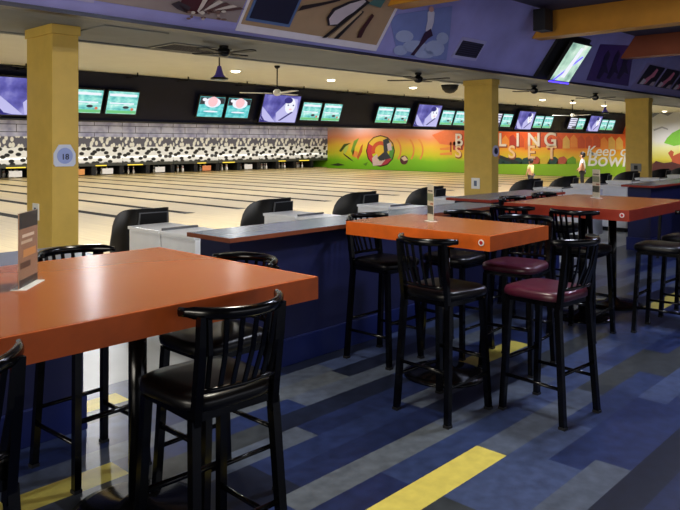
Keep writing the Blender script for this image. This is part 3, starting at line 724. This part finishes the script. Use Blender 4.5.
# menu stands
def menu(x, y, rz, label, w_=.21, h=.285, lean=.0, dark=True):
    t = empty('menu_stand', (x, y, 1.07), label, 'menu stand', rz=rz)
    obj('foot', B(-w_/2, w_/2, -.03, .03, 0, .004, bev=.001), 'white_plastic', t)
    for s in (-1, 1): obj('sleeve', B(-w_/2, w_/2, s*.004-.0015, s*.004+.0015, .004, h, bev=.0005), 'acrylic', t)
    for s in (-1, 1): obj('lip', B(-w_/2, w_/2, s*.02-.002, s*.02+.002, .004, .02), 'acrylic', t)
    c = obj('card', B(-w_/2+.004, w_/2-.004, -.0022, .0022, .006, h-.004), paint((146, 108, 80)) if dark else paint((206, 196, 170)), t)
    for s in (-1, 1):
        y0, y1 = (s*.0022, s*.0026)
        def q(a0, a1, b0, b1, rgb): obj('print', B(-w_/2+.004+a0*w_, -w_/2+.004+a1*(w_-.008), min(y0, y1), max(y0, y1), b0*h, b1*h), paint(rgb), c)
        if dark:
            q(0, 1, .78, .985, (20, 16, 18)); q(.15, .8, .66, .7, (214, 196, 176)); q(.1, .7, .58, .62, (196, 176, 150)); q(.2, .9, .4, .5, (196, 140, 80)); q(.05, .6, .26, .34, (80, 50, 36)); q(0, 1, .02, .12, (40, 26, 26))
        else:
            q(0, 1, .2, .42, (46, 52, 40)); q(0, 1, .55, .75, (120, 130, 96)); q(.1, .9, .8, .84, (70, 60, 50)); q(0, .5, .45, .5, (150, 96, 70))
    return t
menu(1.18, 2.83, math.radians(47), 'clear upright menu stand with black topped brown card on the near table', .2, .3)
menu(4.16, 3.02, math.radians(-28+90), 'slim clear sign holder on the centre table', .1, .27, dark=False)
menu(7.1, 3.05, math.radians(-35+90), 'clear menu stand with green card on the right table', .14, .3, dark=False)

# ================================================================ STOOLS
def make_stool(seat_m, label):
    t = empty('bar_stool', (0, 0, 0), label, 'bar stool', 'high bar stools')
    # seat cushion: rounded square
    bm = bmesh.new(); prof = [(.95, .712), (.99, .716), (1, .73), (1, .742), (.975, .757), (.9, .766), (.6, .772), (.2, .773)]
    n = 32; rings = []
    for s, z in prof:
        ring = []
        for i in range(n):
            a = i*2*math.pi/n; e = 4.5; c_, s_ = math.cos(a), math.sin(a)
            r = (abs(c_)**e+abs(s_)**e)**(-1/e)*.205*s
            wf = 1+.06*(r*s_/.2)         # a little wider at the front
            ring.append(bm.verts.new((r*c_*wf, r*s_*1.03+.01, z)))
        rings.append(ring)
    for i in range(len(rings)-1):
        for j in range(n): bm.faces.new((rings[i][j], rings[i][(j+1) % n], rings[i+1][(j+1) % n], rings[i+1][j]))
    bm.faces.new(rings[0][::-1]); bm.faces.new(rings[-1])
    obj('seat', bm, seat_m, t, True)
    bm = bmesh.new()
    for s in (-1, 1): box(bm, -.17, .17, s*.165-.012, s*.165+.012, .68, .712); box(bm, s*.165-.012, s*.165+.012, -.153, .153, .68, .712)
    obj('seat_frame', bm, 'black_metal', t)
    for sx in (-1, 1):
        l = obj('leg', T([(sx*.168, .165, .69), (sx*.19, .2, .012)], 0, sq=(.034, .034)), 'black_metal', t)
        obj('foot_cap', B(sx*.19-.02, sx*.19+.02, .18, .22, 0, .016), 'black', l)
        l = obj('leg', T([(sx*.172, -.17, .69), (sx*.195, -.215, .012)], 0, sq=(.034, .034)), 'black_metal', t)
        obj('foot_cap', B(sx*.195-.02, sx*.195+.02, -.235, -.195, 0, .016), 'black', l)
        obj('back_post', T([(sx*.168, -.17, .64), (sx*.168, -.183, .75), (sx*.169, -.21, .95), (sx*.17, -.218, 1.055)], 0, sq=(.03, .03)), 'black_metal', t)
    for z in (.24, .26, .36):
        pass
    for sx in (-1, 1): obj('stretcher', T([(sx*.184, .19, .22), (sx*.19, -.2, .22)], .011, n=8), 'black_metal', t, True)
    obj('stretcher', T([(-.18, .185, .32), (.18, .185, .32)], .013, n=8), 'black_metal', t, True)
    obj('stretcher', T([(-.185, -.195, .3), (.185, -.195, .3)], .011, n=8), 'black_metal', t, True)
    # bent top rail, ends curling forward
    def RP(u): a = u*1.12; return (.212*math.sin(a)/math.sin(1.12), -.30+.16*(1-math.cos(a))/(1-math.cos(1.12)), 1.065)
    bm = bmesh.new(); pts = [Vector(RP(-1+2*i/20)) for i in range(21)]; rings = []
    for i, p in enumerate(pts):
        d = (pts[min(i+1, 20)]-pts[max(i-1, 0)]).normalized(); a = Vector((d.y, -d.x, 0))
        k = 1 if 1 < i < 19 else .75
        rings.append([bm.verts.new(p+a*x*k+Vector((0, 0, z*k))) for x, z in ((-.013, -.018), (.006, -.022), (.014, -.008), (.014, .01), (.004, .021), (-.01, .018), (-.015, 0))])
    for i in range(20):
        for j in range(7): bm.faces.new((rings[i][j], rings[i][(j+1) % 7], rings[i+1][(j+1) % 7], rings[i+1][j]))
    bm.faces.new(rings[0][::-1]); bm.faces.new(rings[-1])
    obj('top_rail', bm, 'black_metal', t, True)
    obj('lower_rail', T([(-.18, -.185, .79), (-.1, -.21, .79), (0, -.22, .79), (.1, -.21, .79), (.18, -.185, .79)], .011, n=8), 'black_metal', t, True)
    for i in range(7):
        u = -.62+1.24*i/6; q = RP(u); xb = -.135+.27*i/6
        yb = -.22+.018*(abs(xb)/.1)**1.2
        obj('spindle', T([(xb, yb, .785), ((xb+q[0])/2, (yb+q[1])/2-.012, .92), (q[0], q[1], 1.05)], 0, sq=(.017, .008)), 'black_metal', t)
    return t
s0 = make_stool('black_vinyl', '')
s0v = make_stool('burgundy_sheen_vinyl', '')
H_ = math.pi/2
st = [  # x, y, facing (0 = towards +Y), burgundy sheen?, label
 (1.58, 2.17, -.05, 0, 'black bar stool in the foreground, back to the camera, pushed under the near table'),
 (.6, 2.16, .1, 0, 'black bar stool cut off by the lower left corner of the view'),
 (1.99, 2.68, H_, 0, 'black bar stool tucked under the right end of the near table'),
 (1.72, 3.36, math.pi+.04, 0, 'black bar stool on the far side of the near table, below the left column'),
 (.72, 3.34, math.pi, 0, 'black bar stool on the far side of the near table behind the menu stand'),
 (3.58, 2.5, -H_-.05, 0, 'black bar stool on the left side of the centre table, nearest the camera'),
 (4.12, 3.42, math.pi, 0, 'black bar stool squeezed between the centre table and the counter'),
 (4.0, 2.02, -.08, 1, 'bar stool with dark seat coloured by a burgundy reflection at the near end of the centre table'),
 (4.66, 2.6, H_+.1, 1, 'bar stool with dark seat coloured by a burgundy reflection on the right side of the centre table'),
 (4.68, 3.15, H_, 0, 'black bar stool on the right side of the centre table, beside the counter'),
 (5.8, 2.62, -H_, 0, 'black bar stool on the left side of the right table, nearer the camera'),
 (5.8, 3.2, -H_, 0, 'black bar stool on the left side of the right table, nearer the counter'),
 (6.35, 2.12, .05, 0, 'black bar stool at the near side of the right table, its left one'),
 (7.05, 2.12, -.05, 0, 'black bar stool at the near side of the right table, its right one'),
 (6.5, 3.5, math.pi, 0, 'black bar stool on the far side of the right table, its left one'),
 (7.2, 3.5, math.pi, 0, 'black bar stool on the far side of the right table, its right one'),
 (10.6, 3.42, .3, 0, 'black bar stool at the left end of the red edged far counter'),
 (12.0, 3.4, 0, 0, 'black bar stool in front of the red edged far counter'),
]
used = {0: False, 1: False}
for x, y, rz, bq, lab in st:
    src = s0v if bq else s0
    if not used[bq]:
        src.location = (x, y, 0); src.rotation_euler = (0, 0, rz); src['label'] = lab; used[bq] = True
    else: dup(src, (x, y, 0), rz, lab)

# ================================================================ SETTEE CHAIRS AND CONSOLES
def make_shell():
    t = empty('settee_chair', (0, 0, 0), '', 'chair', 'black bucket chairs facing the lanes')
    # bucket shell facing +Y: superellipse plan, tall back falling to low arms
    bm = bmesh.new(); n = 29; outer = []; inner = []
    for i in range(n):
        a = math.radians(-34+248*i/(n-1))+math.pi
        ca, sa = math.cos(a), math.sin(a); back = max(0, -sa)
        r0 = (abs(ca)**3.5+abs(sa)**3.5)**(-1/3.5)*.26
        tt = min(1, max(0, (r0*sa+.26)/.45)); top = .56+.43*math.sqrt(max(0, 1-tt*tt))
        for lst, q in ((outer, 1), (inner, .86)):
            r = r0*q
            lst.append([bm.verts.new((r*ca*.85, r*sa*.85, .40)), bm.verts.new((r*ca, r*sa, .5)), bm.verts.new((r*ca, r*sa-.03*back, (.5+top)/2)), bm.verts.new((r*ca*.92, r*sa-.07*back, top))])
    for i in range(n-1):
        for k in range(3):
            bm.faces.new((outer[i][k], outer[i+1][k], outer[i+1][k+1], outer[i][k+1])); bm.faces.new((inner[i][k], inner[i][k+1], inner[i+1][k+1], inner[i+1][k]))
        bm.faces.new((outer[i][3], outer[i+1][3], inner[i+1][3], inner[i][3])); bm.faces.new((outer[i][0], inner[i][0], inner[i+1][0], outer[i+1][0]))
    for i in (0, n-1):
        for k in range(3): bm.faces.new((outer[i][k], outer[i][k+1], inner[i][k+1], inner[i][k]))
    obj('shell', bm, 'black_shell', t, True)
    fr_ = obj('lit_edge_frame', slab(bmesh.new(), [(-.17, -.298, .66), (.17, -.298, .66), (.15, -.332, .955), (-.15, -.332, .955)], (0, -.012, 0)), 'grey_metal', t)  # grey border paints in the lit edges around the back panel
    obj('back_panel', slab(bmesh.new(), [(-.155, -.312, .675), (.155, -.312, .675), (.137, -.346, .945), (-.137, -.346, .945)], (0, -.004, 0)), 'black_shell', t)
    obj('cushion', B(-.2, .2, -.17, .22, .38, .47, bev=.03), 'black_vinyl', t, True)
    obj('post', T([(0, 0, .03), (0, 0, .4)], .035, n=14), 'black_metal', t, True)
    obj('base', LA([(.24, 0), (.24, .015), (.06, .04)]), 'black_metal', t, True)
    return t
def make_console(w_=.42, l=1.1):
    t = empty('ball_console', (0, 0, 0), '', 'console', 'white consoles between the bucket chairs')
    for s in (-1, 1):
        obj('cabinet', B(-w_/2, w_/2, s*l/4-l/4+.012, s*l/4+l/4-.012, .08, .82, bev=.01), 'white_lam', t)
        obj('console_top', B(-w_/2-.015, w_/2+.015, s*l/4-l/4+.008, s*l/4+l/4-.008, .82, .85, bev=.006), 'white_lam', t)
    obj('plinth', B(-w_/2+.04, w_/2-.04, -l/2+.06, l/2-.06, 0, .08), 'black', t)
    obj('seam_post', B(-w_/2+.02, w_/2-.02, -.012, .012, .08, .87), 'grey_metal', t)
    return t
ch0 = make_shell(); cs0 = make_console()
chx = [3.82, 5.5, 7.08, 8.65, 11.75, 13.25, 14.9, 16.5, 18.6, 20.2]
for i, x in enumerate(chx):
    lab = 'black bucket chair in the row behind the counters, %s' % nth(i)
    rz = R.uniform(-.12, .12)
    if i == 0: ch0.location = (x, 6.45, 0); ch0.rotation_euler = (0, 0, rz); ch0['label'] = lab
    else: dup(ch0, (x, 6.45, 0), rz, lab)
    lab = 'white boxy console beside a bucket chair, %s in the row' % nth(i)
    xx = x-.14; yy = 5.5
    if i == 0: cs0.location = (xx, yy, 0); cs0['label'] = lab
    else: dup(cs0, (xx, yy, 0), 0, lab)

# ================================================================ PEOPLE
def skin(name, verts, edges, radii, m, parent, root=0, sub=2):
    me = bpy.data.meshes.new(name); me.from_pydata(verts, edges, []); o = bpy.data.objects.new(name, me); C.objects.link(o)
    md = o.modifiers.new('s', 'SKIN'); md.use_smooth_shade = True
    for i, r in enumerate(radii):
        d = me.skin_vertices[0].data[i]; d.radius = (r, r) if not isinstance(r, tuple) else r; d.use_root = (i == root)
    sb = o.modifiers.new('u', 'SUBSURF'); sb.levels = sub; sb.render_levels = sub
    dg = bpy.context.evaluated_depsgraph_get(); m2 = bpy.data.meshes.new_from_object(o.evaluated_get(dg)); bpy.data.objects.remove(o)
    m2.materials.clear(); m2.materials.append(paint(m) if not isinstance(m, str) else M[m]); m2.name = name
    for p in m2.polygons: p.use_smooth = True
    q = bpy.data.objects.new(name, m2); C.objects.link(q); q.parent = parent
    return q
def person(x, y, H, rz, label, shirt, pants, arms):
    s = H/1.3
    t = empty('person', (x, y, 0), label, 'person', rz=rz)
    V = [(0, 0, .68), (0, 0, .82), (0, 0, .97), (0, .005, 1.06), (0, .01, 1.12), (0, .012, 1.2),            # 0-5 pelvis..head
         (-.13, 0, .99), arms[0][0], arms[0][1], (.13, 0, .99), arms[1][0], arms[1][1],                     # 6-11 arms
         (-.075, 0, .62), (-.085, .015, .35), (-.09, -.01, .06), (-.09, .09, .035),
         (.075, 0, .62), (.085, .015, .35), (.09, -.01, .06), (.09, .09, .035)]
    E = [(0, 1), (1, 2), (2, 3), (3, 4), (4, 5), (2, 6), (6, 7), (7, 8), (2, 9), (9, 10), (10, 11), (0, 12), (12, 13), (13, 14), (14, 15), (0, 16), (16, 17), (17, 18), (18, 19)]
    rd = [.1, .095, .095, .038, .075, .085, .04, .032, .024, .04, .032, .024, .068, .048, .033, .03, .068, .048, .033, .03]
    # fingers: five short chains on each hand
    def hand(root, prev):
        r0 = Vector(V[root]); d = (r0-Vector(V[prev])).normalized(); sd = d.cross(Vector((0, 1, 0))).normalized() if abs(d.y) < .9 else Vector((1, 0, 0))
        for k, (off, ln) in enumerate(((-.022, .045), (-.008, .055), (.008, .055), (.022, .045), (.03, .03))):
            b = len(V); V.append(tuple(r0+d*.03+sd*off)); V.append(tuple(r0+d*(.03+ln)+sd*off*1.2+Vector((0, .012, 0))))
            E.append((root, b)); E.append((b, b+1)); rd.extend([.011, .008])
    hand(8, 7); hand(11, 10)
    V2 = [tuple(Vector(v)*s) for v in V]; r2 = [r*s for r in rd]
    skin('body', V2, E, r2, (206, 150, 120), t)
    tv = [(0, 0, .66), (0, 0, .82), (0, 0, .98), (0, 0, 1.03), (-.13, 0, .99), tuple(Vector((-.13, 0, .99)).lerp(Vector(arms[0][0]), .75)), (.13, 0, .99), tuple(Vector((.13, 0, .99)).lerp(Vector(arms[1][0]), .75))]
    skin('shirt', [tuple(Vector(v)*s) for v in tv], [(0, 1), (1, 2), (2, 3), (2, 4), (4, 5), (2, 6), (6, 7)], [r*s for r in (.125, .115, .11, .055, .056, .05, .056, .05)], shirt, t)
    pv = [(0, 0, .68), (-.075, 0, .6), (-.087, .015, .34), (-.092, -.008, .1), (.075, 0, .6), (.087, .015, .34), (.092, -.008, .1)]
    skin('trousers', [tuple(Vector(v)*s) for v in pv], [(0, 1), (1, 2), (2, 3), (0, 4), (4, 5), (5, 6)], [r*s for r in (.112, .084, .064, .05, .084, .064, .05)], pants, t)
    # hair cap
    bm = bmesh.new(); bmesh.ops.create_uvsphere(bm, u_segments=18, v_segments=12, radius=.1*s)
    for v in bm.verts:
        v.co.z *= 1.1
        if v.co.y > .03*s and v.co.z < .035*s: v.co *= .72
        v.co += Vector((0, -.008, 1.19))*s
    obj('hair', bm, paint((26, 20, 20)), t, True)
    for sx in (-1, 1):
        bm = bmesh.new(); bmesh.ops.create_uvsphere(bm, u_segments=8, v_segments=6, radius=.011*s); bmesh.ops.translate(bm, verts=bm.verts, vec=(sx*.03*s, .088*s, 1.175*s)); obj('eye', bm, 'black', t)
        bm = bmesh.new(); bmesh.ops.create_uvsphere(bm, u_segments=8, v_segments=6, radius=.018*s); bmesh.ops.translate(bm, verts=bm.verts, vec=(sx*.088*s, .01*s, 1.165*s)); obj('ear', bm, paint((206, 150, 120)), t)
        obj('shoe', B(sx*.09*s-.04*s, sx*.09*s+.04*s, -.06*s, .14*s, 0, .06*s, bev=.015*s), 'black', t)
    bm = bmesh.new(); tube(bm, [(0, .08*s, 1.165*s), (0, .105*s, 1.145*s)], [.008*s, .013*s], n=6); obj('nose', bm, paint((200, 142, 112)), t)
    obj('mouth', B(-.022*s, .022*s, .078*s, .088*s, 1.118*s, 1.126*s), paint((150, 70, 70)), t)
person(24.2, 10.9, 1.33, .35, 'dark haired person in a white shirt and dark trousers on the approach', (236, 236, 240), (26, 24, 36), [((-.24, .02, .84), (-.27, .08, .66)), ((.22, .04, .82), (.2, .16, .68))])
person(22.1, 11.8, 1.11, -.1, 'small child with dark hair and pale yellow shirt beside the lanes', (236, 226, 150), (60, 60, 70), [((-.2, .02, .82), (-.22, .06, .66)), ((.2, .04, .82), (.22, .1, .67))])
